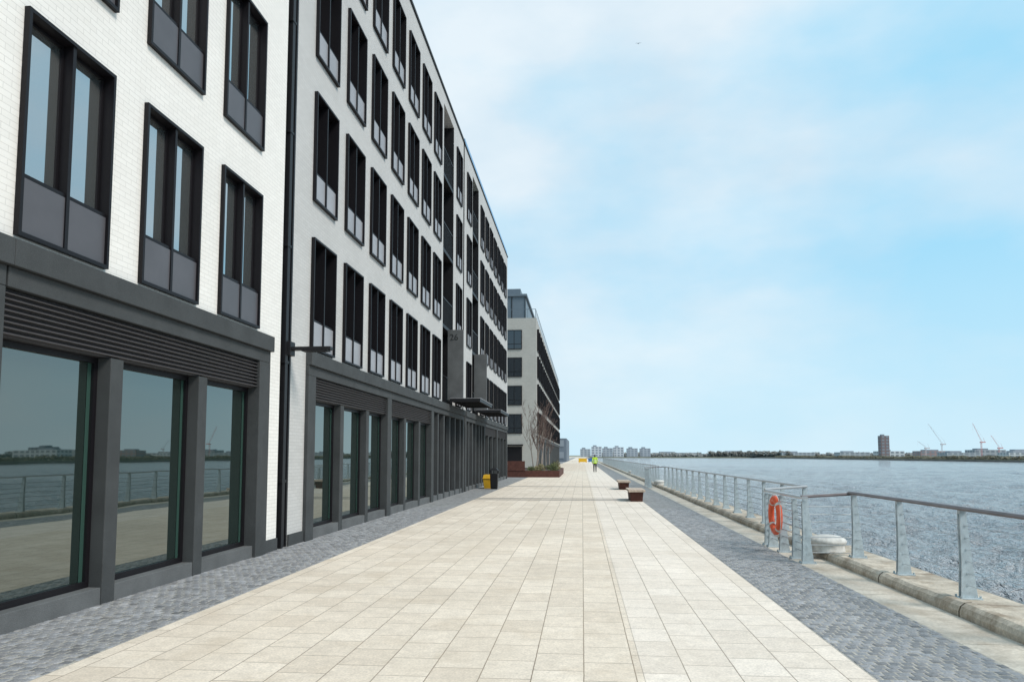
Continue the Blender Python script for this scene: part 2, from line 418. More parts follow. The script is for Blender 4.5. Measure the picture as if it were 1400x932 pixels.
me.polygons.foreach_set('use_smooth', np.ones(len(faces), dtype=bool))
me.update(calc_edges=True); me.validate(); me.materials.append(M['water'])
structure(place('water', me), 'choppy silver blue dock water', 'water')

# ------------------------------------------------------------ facade pieces
def wall_mesh(b, y0, y1, z0, z1, holes, x=FX):
    ys = sorted(set([y0, y1] + [h[0] for h in holes] + [h[1] for h in holes]))
    zs = sorted(set([z0, z1] + [h[2] for h in holes] + [h[3] for h in holes]))
    ys = [y for y in ys if y0 <= y <= y1]; zs = [z for z in zs if z0 <= z <= z1]
    for i in range(len(ys)-1):
        for j in range(len(zs)-1):
            cy = (ys[i]+ys[i+1])/2; cz = (zs[j]+zs[j+1])/2
            if any(h[0] < cy < h[1] and h[2] < cz < h[3] for h in holes): continue
            b.poly([(x,ys[i],zs[j]),(x,ys[i+1],zs[j]),(x,ys[i+1],zs[j+1]),(x,ys[i],zs[j+1])])

WW, WH = 1.38, 2.32
def window_meshes(tagname, span, glass, depth=0.26, proud=0.075, ft=0.04):
    h = WW/2
    b = MB()
    X0, X1 = -depth-0.04, proud
    b.box(X0, X1, -h, -h+ft, 0, WH); b.box(X0, X1, h-ft, h, 0, WH)
    b.box(X0, X1, -h+ft, h-ft, 0, ft); b.box(X0, X1, -h+ft, h-ft, WH-ft, WH)
    b.box(X0, X1-0.02, -0.025, 0.025, ft, WH-ft)
    for s in (-1, 1):
        ya, yb = sorted((s*0.025, s*(h-ft)))
        b.box(X0, 0.02, ya, yb, 0.60, 0.64)
        b.box(-depth, -depth+0.05, ya, ya+0.035, 0.64, WH-ft); b.box(-depth, -depth+0.05, yb-0.035, yb, 0.64, WH-ft)
        b.box(-depth, -depth+0.05, ya+0.035, yb-0.035, 0.64, 0.68); b.box(-depth, -depth+0.05, ya+0.035, yb-0.035, WH-0.08, WH-ft)
    b.box(X0-0.01, X0, -h, h, 0, WH)
    fr = b.mesh('window_frame_'+tagname, M['frameblk'])
    b = MB()
    for s in (-1, 1):
        ya, yb = sorted((s*0.06, s*(h-ft-0.035)))
        x = -depth+0.025
        b.poly([(x,ya,0.68),(x,yb,0.68),(x,yb,WH-0.08),(x,ya,WH-0.08)])
    gl = b.mesh('glass_'+tagname, glass)
    b = MB()
    for s in (-1, 1):
        ya, yb = sorted((s*0.028, s*(h-ft-0.003)))
        b.box(-0.05, 0.025, ya, yb, ft+0.004, 0.596)
    sp = b.mesh('panel_'+tagname, span)
    return fr, gl, sp
WM1 = window_meshes('white', M['spandark'], M['glass_up'], 0.12, 0.06)
WM2 = window_meshes('grey', M['spanlight'], M['glass_mid'], 0.24)
ROWS = [3.84, 6.94, 10.04, 13.14]
def put_window(parent, wm, y, z, x=FX):
    o = place('window', wm[0], parent, (x, y, z))
    place('glass_pane', wm[1], o, (x, y, z)); place('spandrel_panel', wm[2], o, (x, y, z))
def hole(y, z): return (y-WW/2+0.02, y+WW/2-0.02, z+0.02, z+WH-0.02)

def shopfront(parent, piers, pw=0.42, top=3.77, first_full=True, last_full=True, louver=True, glassm=None):
    glassm = glassm or M['glass_shop']
    ya = piers[0]-pw/2 if first_full else piers[0]+pw/2+0.024
    yb = piers[-1]+pw/2
    IN = 0.09
    for i, c in enumerate(piers):
        full = (i == 0 and first_full) or (i == len(piers)-1 and last_full)
        if (i == 0 and not first_full): continue
        zt = 3.30 if full or not louver else 2.83
        xf = FX+0.07 if full else FX+0.03
        b = MB(); w = pw/2 if full else pw/2-(IN if louver else 0.05)
        b.box(FX-0.35, xf, c-w, c+w, 0.0, zt)
        b.obj('pier', M['dgrey'], parent, (FX, c, 0), bevel=0.008)
    b = MB()
    b.box(FX-0.35, FX+0.07, ya, yb, 3.302, 3.50)
    b.box(FX-0.35, FX+0.13, ya, yb+0.02, 3.502, top)
    b.obj('lintel', M['dgrey'], parent, (FX, (ya+yb)/2, 3.5), bevel=0.008)
    a0, a1 = piers[0]+pw/2+0.002, piers[-1]-pw/2-0.002
    if louver:
        b = MB(); b.box(FX-0.33, FX-0.03, a0, a1, 2.835, 3.298)
        n = 8
        for i in range(n):
            z = 2.85 + i*0.056
            b.extrude_y([(FX-0.028, z+0.045), (FX-0.028, z+0.03), (FX+0.035, z), (FX+0.041, z+0.008)], a0, a1)
        b.obj('louver', M['louver'], parent, (FX, (a0+a1)/2, 2.83))
    zt = 2.83 if louver else 3.298
    q = (IN if louver else 0.05)-0.002
    for i in range(len(piers)-1):
        y0 = piers[i]+pw/2-(q if i > 0 else -0.002); y1 = piers[i+1]-pw/2+(q if i < len(piers)-2 else -0.002)
        b = MB(); x0, x1 = FX-0.26, FX-0.13
        b.box(x0, x1, y0, y0+0.065, 0.2, zt); b.box(x0, x1, y1-0.065, y1, 0.2, zt)
        b.box(x0, x1, y0+0.065, y1-0.065, 0.2, 0.27); b.box(x0, x1, y0+0.065, y1-0.065, zt-0.065, zt)
        w_ = b.obj('shop_window', M['frameblk'], parent, (FX, (y0+y1)/2, 0.2))
        e = 0.13 if louver else 0.06
        b = MB(); x = FX-0.17
        b.poly([(x,y0+0.06,0.26),(x,y1-e-0.002,0.26),(x,y1-e-0.002,zt-0.06),(x,y0+0.06,zt-0.06)])
        b.obj('glass_pane', glassm, w_, (FX, (y0+y1)/2, 0.2))
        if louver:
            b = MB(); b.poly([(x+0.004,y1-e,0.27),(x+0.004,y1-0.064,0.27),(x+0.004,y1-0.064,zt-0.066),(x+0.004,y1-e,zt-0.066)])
            b.obj('glass_edge', M['glass_edge'], w_, (FX, (y0+y1)/2, 0.2))  # strip next to the pane carries a painted-in pier reflection
        b = MB(); b.box(FX-0.34, FX+0.02, y0, y1, 0.0, 0.198)
        b.obj('sill', M['dgrey2'], parent, (FX, (y0+y1)/2, 0), bevel=0.006)

# ---- white brick building
bl = root('white_brick_building', (FX, 5, 0), 'white glazed brick office building with black framed windows and dark shopfronts', 'building')
wins = [(c, z) for c in (3.2, 5.22, 7.25, 9.28, 11.30) for z in ROWS]
holes = [hole(y, z) for y, z in wins] + [(-0.01, 12.40, 0, 3.76)]
b = MB(); wall_mesh(b, -0.2, 13.0, 0, 16.5, holes)
b.poly([(FX,13.0,0),(-22,13.0,0),(-22,13.0,16.5),(FX,13.0,16.5)])
b.poly([(FX,-0.2,0),(-22,-0.2,0),(-22,-0.2,16.5),(FX,-0.2,16.5)])
b.poly([(FX,-0.2,16.5),(FX,13.0,16.5),(-22,13.0,16.5),(-22,-0.2,16.5)])
b.obj('wall', M['brick_white'], bl, (FX, 5, 0))
b = MB(); b.box(FX-0.3, FX+0.05, -0.2, 13.0, 16.505, 16.6); b.obj('parapet_coping', M['black'], bl, (FX, 5, 16.5))
b = MB(); b.box(FX-0.1, FX+0.03, 12.46, 13.0, 0, 0.22); b.obj('plinth', M['dgrey'], bl, (FX, 12.7, 0))
for y, z in wins: put_window(bl, WM1, y, z)
shopfront(bl, [0.22, 2.22, 4.22, 6.22])
shopfront(bl, [6.22, 8.22, 10.22, 12.22], first_full=False)
# ---- grey building
gb = root('pale_grey_building', (FX, 20, 0), 'long pale grey brick building with rows of tall black framed windows', 'building')
b = MB(); b.box(FX-0.6, FX-0.12, 13.003, 13.5, 0, 16.5); b.box(FX-0.12, FX-0.02, 13.003, 13.06, 0, 16.5); b.box(FX-0.12,FX+0.0,13.44,13.5,0,16.5)
b.obj('movement_joint', M['black'], gb, (FX, 13.2, 0))
b = MB(); b.box(FX-0.1, FX+0.04, 13.14, 13.26, 0.02, 16.4)
for z in (1.2, 3.4, 5.6, 7.8, 10, 12.2, 14.4): b.box(FX-0.11, FX+0.05, 13.11, 13.29, z, z+0.05)
b.obj('downpipe', M['black'], gb, (FX, 13.2, 0))
b = MB(); b.box(FX, FX+0.85, 13.25, 13.42, 3.66, 3.72); b.box(FX, FX+0.1, 13.22, 13.45, 3.56, 3.82); b.box(FX+0.3, FX+0.8, 13.24, 13.43, 3.63, 3.66)
b.obj('wall_light', M['black'], gb, (FX, 13.3, 3.6), bevel=0.006)

c2 = [15.12+2.05*i for i in range(7)] + [32.45]
wins = [(c, z) for c in c2 for z in ROWS]
holes = [hole(y, z) for y, z in wins] + [(14.28, 34.0, 0, 3.76), (28.75, 31.1, 3.76, 16.0)]
b = MB(); wall_mesh(b, 13.5, 33.75, 0, 16.5, holes)
b.poly([(FX,13.5,16.5),(FX,33.75,16.5),(-22,33.75,16.5),(-22,13.5,16.5)])
b.poly([(FX,28.75,16),(FX-1.5,28.75,16),(FX-1.5,31.1,16),(FX,31.1,16)])
b.obj('wall', M['brick_grey'], gb, (FX, 20, 0))
b = MB(); b.box(FX-0.1, FX+0.03, 13.51, 14.24, 0, 0.22); b.obj('plinth', M['dgrey'], gb, (FX, 13.9, 0))
b = MB(); b.box(FX-0.3, FX+0.05, 13.003, 34.0, 16.505, 16.6); b.obj('parapet_coping', M['black'], gb, (FX, 20, 16.5))
for y, z in wins: put_window(gb, WM2, y, z)
def balcony_stack(parent, y0, y1):
    for i, z in enumerate([3.78] + ROWS[1:]):
        b = MB()
        b.box(FX-1.45, FX-0.01, y0+0.05, y1-0.05, z-0.12, z+0.02)
        b.box(FX-0.06, FX-0.02, y0+0.05, y1-0.05, z+1.08, z+1.13)
        n = int((y1-y0)/0.11)
        for k in range(n+1):
            y = y0+0.07+(y1-y0-0.14)*k/n
            b.box(FX-0.05, FX-0.03, y-0.009, y+0.009, z+0.02, z+1.08)
        o = b.obj('balcony', M['black'], parent, (FX, (y0+y1)/2, z))
        b = MB(); x = FX-1.4
        b.poly([(x,y0+0.1,z+0.05),(x,y1-0.1,z+0.05),(x,y1-0.1,z+2.6),(x,y0+0.1,z+2.6)])
        b.obj('glass_door', M['glass_mid'], o, (FX, (y0+y1)/2, z))
    b = MB(); b.box(FX-1.56, FX-1.50, y0, y1, 3.76, 16.0)
    b.box(FX-1.50, FX-0.006, y0, y0+0.04, 3.76, 15.995); b.box(FX-1.50, FX-0.006, y1-0.04, y1, 3.76, 15.995)
    b.obj('recess_lining', M['black'], parent, (FX-1.5, (y0+y1)/2, 3.8))
balcony_stack(gb, 28.75, 31.1)
p = 14.47
shopfront(gb, [p+2.03*i for i in range(4)])
shopfront(gb, [p+2.03*i for i in range(3, 7)], first_full=False)
shopfront(gb, [26.70, 27.9, 29.1, 30.4, 31.7, 33.0, 33.7], pw=0.34, louver=False, first_full=False, glassm=M['glass_mid'])

# ---- third block
tb = root('pale_block_building', (FX, 44, 0), 'pale brick building block with black windows and blue glass roof edge', 'building')
b = MB(); b.box(FX-0.6, FX-0.1, 33.753, 34.05, 0, 16.45); b.obj('movement_joint', M['black'], tb, (FX, 33.9, 0))
c3 = [35.45] + [40.25+2.05*i for i in range(7)]
wins = [(c, z) for c in c3 for z in ROWS]
holes = [hole(y, z) for y, z in wins] + [(34.2, 53.65, 0, 3.76), (36.7, 38.9, 3.76, 16.0)]
b = MB(); wall_mesh(b, 34.05, 54.4, 0, 16.5, holes)
b.poly([(FX,34.05,16.5),(FX,54.4,16.5),(-22,54.4,16.5),(-22,34.05,16.5)])
b.poly([(FX,54.4,0),(-22,54.4,0),(-22,54.4,16.5),(FX,54.4,16.5)])
b.obj('wall', M['brick_grey'], tb, (FX, 44, 0))
for y, z in wins: put_window(tb, WM2, y, z)
balcony_stack(tb, 36.7, 38.9)
b = MB(); b.box(FX-0.06, FX-0.03, 34.3, 54.4, 16.56, 16.95); b.obj('roof_balustrade', M['glass_blue'], tb, (FX, 44, 16.5))
b = MB(); b.box(FX-0.3, FX+0.05, 34.01, 54.45, 16.505, 16.56); b.obj('parapet_coping', M['black'], tb, (FX, 44, 16.5))
shopfront(tb, [34.4, 35.6, 36.8, 38.0, 39.2, 40.2, 41.2], pw=0.34, louver=False, glassm=M['glass_mid'])
shopfront(tb, [41.2+2.05*i for i in range(4)], first_full=False)
shopfront(tb, [41.2+2.05*i for i in range(3, 7)], first_full=False)

# ---- canopies and blade signs
def canopy(parent, y0, y1):
    b = MB()
    z = 3.86
    b.box(FX+0.16, FX+1.40, y0, y0+0.06, z, z+0.13); b.box(FX+0.16, FX+1.40, y1-0.06, y1, z, z+0.13)
    b.box(FX+1.34, FX+1.40, y0+0.06, y1-0.06, z, z+0.13)
    n = int((y1-y0)/0.25)
    for i in range(1, n):
        y = y0+(y1-y0)*i/n
        b.box(FX+0.16, FX+1.34, y-0.02, y+0.02, z+0.02, z+0.11)
    c = b.obj('canopy', M['black'], parent, (FX, (y0+y1)/2, z))
    b = MB(); b.box(FX+0.16, FX+1.42, y0-0.01, y1+0.01, z+0.132, z+0.15)
    b.obj('canopy_roof', M['spanlight'], c, (FX, (y0+y1)/2, z))
canopy(gb, 29.6, 33.6); canopy(tb, 37.2, 41.3)
def blade(y, txt, parent):
    b = MB(); b.box(FX+0.01, FX+0.66, y-0.07, y+0.07, 3.95, 6.85)
    s = b.obj('blade_sign', M['dgrey2'], None, (FX, y, 3.95), bevel=0.01)
    if txt:
        cu = bpy.data.curves.new('number', 'FONT'); cu.body = txt; cu.size = 0.36; cu.extrude = 0.004
        t = bpy.data.objects.new('tmp', cu); col.objects.link(t)
        bpy.context.view_layer.update()
        me = bpy.data.meshes.new_from_object(t.evaluated_get(bpy.context.evaluated_depsgraph_get()))
        bpy.data.objects.remove(t)
        me.materials.clear(); me.materials.append(M['lettering'])
        o = place('lettering', me, s, (FX+0.1, y-0.078, 6.42)); o.rotation_euler = (math.radians(90), 0, 0)
    tag(s, 'tall grey blade sign on the facade' + (' with the number 26' if txt else ' above a canopy'), 'sign')
blade(29.9, '26', None); blade(37.4, None, None)

# ------------------------------------------------------------ cream building
cx, cy = -4.85, 79.0
cb = root('cream_office_building', (cx, cy, 0), 'cream office block with square dark windows and glazed roof storey', 'building')
b = MB(); b.box(-30, cx, cy, 158, 0, 16.5); b.obj('wall', M['cream'], cb, (cx, cy, 0))
b = MB(); b.box(-29, cx-1.3, cy+1.5, 156, 16.5, 19.2); b.box(-29, cx-1.1, cy+1.3, 156, 19.2, 19.45); b.box(-12, -6.8, cy+3, 100, 19.45, 20.4)
b.obj('roof_storey', M['roofgrey'], cb, (cx, cy, 16.5))
b = MB()
for k in range(9): b.box(cx-0.1-k*0.9, cx-0.06-k*0.9, cy+0.05, cy+0.09, 16.5, 17.45)
for k in range(40): b.box(cx-0.09, cx-0.05, cy+0.3+k*1.95, cy+0.34+k*1.95, 16.5, 17.45)
b.box(-29.9, cx-0.05, cy+0.05, cy+0.09, 17.45, 17.5); b.box(cx-0.09, cx-0.05, cy+0.09, 157, 17.45, 17.5)
b.obj('roof_balustrade', M['roofgrey'], cb, (cx, cy, 16.5))
b = MB()
for i in range(6):
    x = cx-1.3-i*1.5; b.box(x-0.04, x+0.04, cy+1.42, cy+1.5, 16.5, 19.2)
b.obj('mullion', M['black'], cb, (cx, cy, 16.5))
b = MB()
def framed(b, w, h):
    b.box(-w/2, -w/2+0.07, -0.08, 0.02, 0, h); b.box(w/2-0.07, w/2, -0.08, 0.02, 0, h)
    b.box(-w/2+0.07, w/2-0.07, -0.08, 0.02, 0, 0.07); b.box(-w/2+0.07, w/2-0.07, -0.08, 0.02, h-0.07, h)
    b.box(-0.03, 0.03, -0.06, 0.02, 0.07, h-0.07); b.box(-w/2+0.07, w/2-0.07, -0.05, 0.02, 0.55, 0.6)
framed(b, 1.7, 2.1); efm = b.mesh('window_end', M['frameblk'])
b = MB(); b.poly([(-0.78,-0.02,0.07),(0.78,-0.02,0.07),(0.78,-0.02,2.03),(-0.78,-0.02,2.03)]); egm = b.mesh('glass_end', M['glass_mid'])
b = MB(); framed(b, 1.7, 2.35); b.box(-0.85, -0.80, -0.22, -0.08, 0, 2.35); b.box(0.80, 0.85, -0.22, -0.08, 0, 2.35); sfm = b.mesh('window_side', M['frameblk'])
for z in (4.0, 7.05, 10.1, 13.1):
    for x in (-7.25, -10.2):
        o = place('window', efm, cb, (x, cy-0.02, z)); place('glass_pane', egm, o, (x, cy-0.02, z))
    for k in range(23):
        y = cy+2.4+k*3.3
        o = place('window', sfm, cb, (cx+0.02, y, z)); o.rotation_euler = (0, 0, math.radians(90)); o.scale = (1.4, 1, 1)
        g = place('glass_pane', egm, o, (0, 0, 0)); g.location = (0, 0, 0)
b = MB()
for k in range(16):
    y = cy+0.6+k*4.85; b.box(cx, cx+0.12, y, y+0.5, 0, 3.3)
b.box(cx, cx+0.14, cy+0.2, 158, 3.3, 3.75); b.box(cx, cx+0.03, cy+0.6, 157.5, 0.2, 3.3)
b.obj('shopfront', M['dgrey'], cb, (cx, cy, 0))
b = MB(); b.box(-9, -6.4, cy-0.05, cy-0.01, 0.1, 2.6); b.box(-9, -6.3, cy-0.5, cy-0.01, 2.7, 2.85); b.obj('door', M['frameblk'], cb, (cx, cy, 0))

# ------------------------------------------------------------ railings
PX, KZ = 4.24, 0.12
b = MB()
for yy in (0.0, 0.05):
    b.taper(0, yy, 0.014, 0.40, 0.088, 0.007, 0.056, 0.007, dx=-0.012)
    b.taper(-0.012, yy, 0.40, 0.93, 0.056, 0.007, 0.034, 0.007, dx=-0.02)
b.box(-0.06, 0.045, 0.007, 0.043, 0.30, 0.34); b.box(-0.045, 0.02, 0.007, 0.043, 0.66, 0.70)
b.box(-0.115, 0.115, -0.06, 0.11, 0.0, 0.014)
for sx in (-0.1, 0.1):
    for sy in (-0.035, 0.085): b.cyl((sx, sy, 0.014), (sx, sy, 0.04), 0.012, n=6)
for i in range(6):
    z = 0.15+0.13*i; b.cyl((-0.012, -0.014, z), (-0.012, -0.007, z), 0.014, n=6)
b.box(-0.065, 0.005, -0.002, 0.05, 0.93, 0.975)
postm = b.mesh('railing_post', M['galv'])
def handrail(name, p0, p1, parent, m):
    p0, p1 = V(p0), V(p1); d = (p1-p0).normalized(); s = V((-d.y, d.x, 0))
    b = MB(); pts = [(-0.048, 0.0), (-0.052, 0.02), (-0.035, 0.042), (0.035, 0.042), (0.052, 0.02), (0.048, 0.0)]
    n = len(pts)
    for P in (p0, p1):
        for (u, w) in pts: b.v.append(tuple(P + s*u + V((0, 0, w))))
    for i in range(n):
        j = (i+1) % n; b.f.append((i, j, n+j, n+i)); b.m.append(0)
    b.f.append(tuple(reversed(range(n)))); b.m.append(0); b.f.append(tuple(range(n, 2*n))); b.m.append(0)
    return b.obj(name, m, parent, tuple(p0))
def post_line(parent, pts, rot=0):
    for p_ in pts:
        o = place('railing_post', postm, parent, p_); o.rotation_euler = (0, 0, rot)
def cables(parent, p0, p1, zs, r=0.006):
    for z in zs:
        b = MB(); b.cyl((p0[0], p0[1], z), (p1[0], p1[1], z), r, n=5); b.obj('cable', M['cable'], parent, (p0[0], p0[1], z))
GRP = 'steel railings along the dock edge'
CZ = [0.27, 0.40, 0.53, 0.66, 0.79, 0.92]
ra = root('railing', (PX, 12.2, KZ), 'steel dock railing with tapered posts and brown handrail', 'railing', GRP)
post_line(ra, [(PX, 12.04-1.65*i, KZ) for i in range(5)])
handrail('handrail', (PX-0.03, 12.2, KZ+0.97), (PX-0.03, 3.6, KZ+0.97), ra, M['rail'])
cables(ra, (PX-0.01, 12.2), (PX-0.01, 3.6), CZ, 0.0028)
def bay(y0, y1):
    r = root('railing_bay', (3.5, y0, 0), 'railing bay stepping in around a white mooring bollard', 'railing', GRP)
    post_line(r, [(3.53, y0, 0), (3.53, y0+0.55, 0), (3.53, (y0+y1)/2+0.15, 0), (3.53, y1-0.3, 0), (3.53, y1, 0)])
    post_line(r, [(PX, y1+0.02, KZ)])
    z = 1.02
    handrail('handrail', (3.46, y0+0.03, z), (PX-0.0, y0+0.03, z+0.05), r, M['rail'])
    handrail('handrail', (3.50, y0-0.04, z-0.012), (3.50, y1+0.05, z-0.012), r, M['railpale'])
    handrail('handrail', (3.46, y1, z+0.01), (PX-0.0, y1, z+0.07), r, M['railpale'])
    cables(r, (3.5, y0+0.02), (PX, y0+0.02), [0.17+0.12*i for i in range(7)], 0.006)
    cables(r, (3.5, y0+0.02), (3.5, y1), [0.17+0.12*i for i in range(7)], 0.006)
    cables(r, (3.5, y1+0.02), (PX, y1+0.02), [0.17+0.12*i for i in range(7)], 0.006)
    return r
bay(12.2, 14.6)
rb = root('railing', (PX, 16.2, KZ), 'steel dock railing with tapered posts and cables', 'railing', GRP)
post_line(rb, [(PX, 16.2+1.6*i, KZ) for i in range(15)])
handrail('handrail', (PX-0.03, 14.65, KZ+0.97), (PX-0.03, 39.5, KZ+0.97), rb, M['railpale'])
cables(rb, (PX-0.01, 14.65), (PX-0.01, 39.5), CZ)
bay(39.5, 41.9)
rc = root('railing', (PX, 43, KZ), 'long steel dock railing receding along the quay', 'railing', GRP)
post_line(rc, [(PX, 43.5+1.6*i, KZ) for i in range(70)])
handrail('handrail', (PX-0.03, 41.95, KZ+0.97), (PX-0.03, 156, KZ+0.97), rc, M['railpale'])
cables(rc, (PX-0.01, 41.95), (PX-0.01, 156), CZ)

def bollard(x, y, z):
    b = MB()
    b.lathe(0, 0, [(0.275, 0.0), (0.27, 0.04), (0.262, 0.09), (0.28, 0.12), (0.30, 0.145), (0.30, 0.17), (0.275, 0.205), (0.22, 0.235), (0.14, 0.255), (0.06, 0.263), (0.01, 0.265)], 32)
    o = b.obj('mooring_bollard', M['white'], None, (0, 0, 0), smooth=True); o.location = (x, y, z); W[o.name] = V((x, y, z))
    tag(o, 'low white painted mooring bollard on the coping', 'bollard', 'white mooring bollards')
bollard(4.05, 12.9, KZ); bollard(4.12, 40.7, KZ)
bollard(4.3, 66, KZ)

def lifebuoy(x, y, z):
    b = MB(); R, r, n, k = 0.28, 0.065, 40, 12
    for i in range(n):
        t = 2*math.pi*i/n
        for j in range(k):
            u = 2*math.pi*j/k
            rr = R + r*math.cos(u)
            b.v.append((r*0.8*math.sin(u), rr*math.cos(t), rr*math.sin(t)))
    for i in range(n):
        for j in range(k):
            i2, j2 = (i+1) % n, (j+1) % k
            b.f.append((i*k+j, i2*k+j, i2*k+j2, i*k+j2)); b.m.append(1 if (i % 10) == 5 else 0)
    o = b.obj('lifebuoy', [M['orange'], M['ropewhite']], None, (0, 0, 0), smooth=True)
    o.location = (x, y, z); W[o.name] = V((x, y, z))
    tag(o, 'orange lifebuoy ring hung on the railing bay', 'lifebuoy')
    b = MB(); pts = []
    for i in range(48):
        t = 2*math.pi*i/48; rr = 0.36 + 0.018*abs(math.sin(2*t)) ; pts.append((0, rr*math.cos(t), rr*math.sin(t)))
    for i in range(48): b.cyl(pts[i], pts[(i+1) % 48], 0.006, n=5)
    g = b.mesh('grab_rope', M['ropewhite']); place('grab_rope', g, o, (x, y, z))
    b = MB(); b.box(-0.02, 0.10, -0.03, 0.03, 0.30, 0.34)
    place('bracket', b.mesh('bracket', M['galv']), o, (x, y, z))
lifebuoy(3.37, 13.5, 0.65)

# ------------------------------------------------------------ benches
def bench(x, y):
    r = root('bench', (x, y, 0), 'backless timber topped bench on a rust red base on the paving', 'bench', 'benches on the promenade')
    b = MB(); b.taper(0, 0, 0, 0.34, 0.21, 0.72, 0.24, 0.80); 
    place('base', b.mesh('bench_base', M['corten']), r, (x, y, 0))
    b = MB()
    for i in range(6):
        xx = -0.30+i*0.102; b.box(xx, xx+0.092, -0.95, 0.95, 0.36, 0.44)
    for yy in (-0.7, 0, 0.7): b.box(-0.27, 0.27, yy-0.03, yy+0.03, 0.335, 0.362)
    place('seat', b.mesh('bench_seat', M['wood']), r, (x, y, 0))
bench(1.98, 28.4); bench(2.05, 37.8)

# ------------------------------------------------------------ bins
r = root('grit_bin', (-4.78, 38.2, 0), 'yellow plastic grit bin beside the facade', 'bin')
b = MB(); b.taper(0, 0, 0, 0.5, 0.24, 0.35, 0.29, 0.40); place('body', b.mesh('grit_body', M['yellow']), r, (-4.78, 38.2, 0))
b = MB(); b.taper(0, 0, 0.505, 0.70, 0.31, 0.42, 0.16, 0.38, dx=-0.1); b.box(-0.32, 0.32, -0.43, 0.43, 0.50, 0.53)
place('lid', b.mesh('grit_lid', M['yellow']), r, (-4.78, 38.2, 0))
r = root('litter_bin', (-4.42, 37.2, 0), 'black litter bin standing on the setts', 'bin')
b = MB(); b.taper(0, 0, 0.04, 0.78, 0.17, 0.17, 0.20, 0.20); b.box(-0.15, 0.15, -0.15, 0.15, 0, 0.04)
place('body', b.mesh('bin_body', M['black']), r, (-4.42, 37.2, 0), 0.02)
b = MB()
for sx in (-0.18, 0.18):
    for sy in (-0.18, 0.18): b.box(sx-0.02, sx+0.02, sy-0.02, sy+0.02, 0.78, 0.93)
b.taper(0, 0, 0.93, 1.06, 0.22, 0.22, 0.12, 0.12); place('hood', b.mesh('bin_hood', M['black']), r, (-4.42, 37.2, 0), 0.02)

# ------------------------------------------------------------ planter, shrubs, trees
r = root('planter', (-3.8, 58, 0), 'long low rust red steel planter bed', 'planter')
b = MB(); x0, x1, y0, y1, t = -6.3, -1.75, 57, 70, 0.06
b.box(x0, x1, y0, y0+t, 0, 0.52); b.box(x0, x1, y1-t, y1, 0, 0.52); b.box(x0, x0+t, y0+t, y1-t, 0, 0.52); b.box(x1-t, x1, y0+t, y1-t, 0, 0.52)
b.box(x0, -4.4, y0-0.04, y0-0.002, 0.5, 1.25); b.box(x0, -4.4, y0-0.002, y0+0.05, 0.52, 1.25)
b.obj('bed_wall', M['corten'], r, (-3.8, 58, 0))
b = MB(); b.box(x0+t, x1-t, y0+t, y1-t, 0.02, 0.46); b.obj('soil', M['soil'], r, (-3.8, 58, 0))
def shrub(x, y, z, R, H, m, label, n=230):
    b = MB(); rnd = random.Random(int(x*100+y*7))
    for i in range(n):
        a = rnd.uniform(0, 2*math.pi); rr = R*math.sqrt(rnd.random())*(0.7+0.3*math.sin(3*a+x)); hh = H*rnd.random()*(1-0.5*(rr/R)**2)
        p0 = V((rr*math.cos(a), rr*math.sin(a), hh)); d = V((rnd.uniform(-1,1), rnd.uniform(-1,1), rnd.uniform(-.2,1))).normalized()
        s = d.orthogonal().normalized(); L = rnd.uniform(0.05, 0.10)
        b.poly([p0-s*L*0.35, p0+d*L, p0+s*L*0.35, p0-d*L*0.6])
    for i in range(18):
        a = rnd.uniform(0, 2*math.pi); rr = R*rnd.random()*0.8
        b.cyl((0.1*math.cos(a), 0.1*math.sin(a), 0), (rr*math.cos(a), rr*math.sin(a), H*rnd.uniform(0.7, 1.25)), 0.01, 0.004, 4)
    o = place('shrub', b.mesh('shrub', m), None, (x, y, z)); tag(o, label, 'shrub', 'shrubs in the planter')
for i, (sx, sy) in enumerate([(-4.0,57.7),(-3.2,57.7),(-2.15,57.8),(-3.6,59.0),(-2.4,59.8),(-2.1,62.6),(-2.9,64.6),(-2.4,67.6)]):
    mm = M['leaf2'] if i % 2 == 1 else M['leaf']
    shrub(sx, sy, 0.46, 0.42, 0.38+0.18*(i % 3), mm, 'dry tan ornamental grass clump in the planter' if i % 2 == 1 else 'low sparse green shrub in the planter')

def tree(x, y, z, H, seed, mt, stems=3):
    rnd = random.Random(seed)
    tr = MB(); cr = MB()
    def grow(p, d, L, r, depth, bld):
        segs = 3 if depth < 3 else 5
        for i in range(segs):
            d2 = (d + V((rnd.uniform(-1,1), rnd.uniform(-1,1), rnd.uniform(0.0,0.9)))*0.12).normalized()
            q = p + d2*L/segs; r2 = r*0.86
            bld.cyl(p, q, r, r2, 6 if r > 0.02 else 4, cap=False)
            p, d, r = q, d2, r2
            if depth > 0 and not (depth == 3 and i == 0):
                for j in range(2):
                    ax = V((rnd.uniform(-1,1), rnd.uniform(-1,1), 0.2)).normalized()
                    nd = (V((d.x*0.4, d.y*0.4, 0.85)) + ax*0.55).normalized()
                    grow(p, nd, L*rnd.uniform(0.26, 0.42), max(r*0.5, 0.010), depth-1, cr)
    for s in range(stems):
        a = 2*math.pi*s/stems+seed
        grow(V((0.12*math.cos(a), 0.12*math.sin(a), 0)), V((0.09*math.cos(a), 0.09*math.sin(a), 1)).normalized(), H*0.86, 0.05, 3, tr)
    r_ = root('tree', (x, y, z), 'bare multi stemmed tree standing in the planter', 'tree', 'bare trees in the planter')
    place('trunk', tr.mesh('trunk', mt), r_, (x, y, z)); place('crown', cr.mesh('crown', M['bark']), r_, (x, y, z))
tree(-3.75, 59.5, 0.46, 4.6, 3, M['birch']); tree(-3.6, 64.5, 0.46, 4.5, 5, M['birch']); tree(-3.2, 69, 0.46, 3.9, 9, M['birch'], 2)

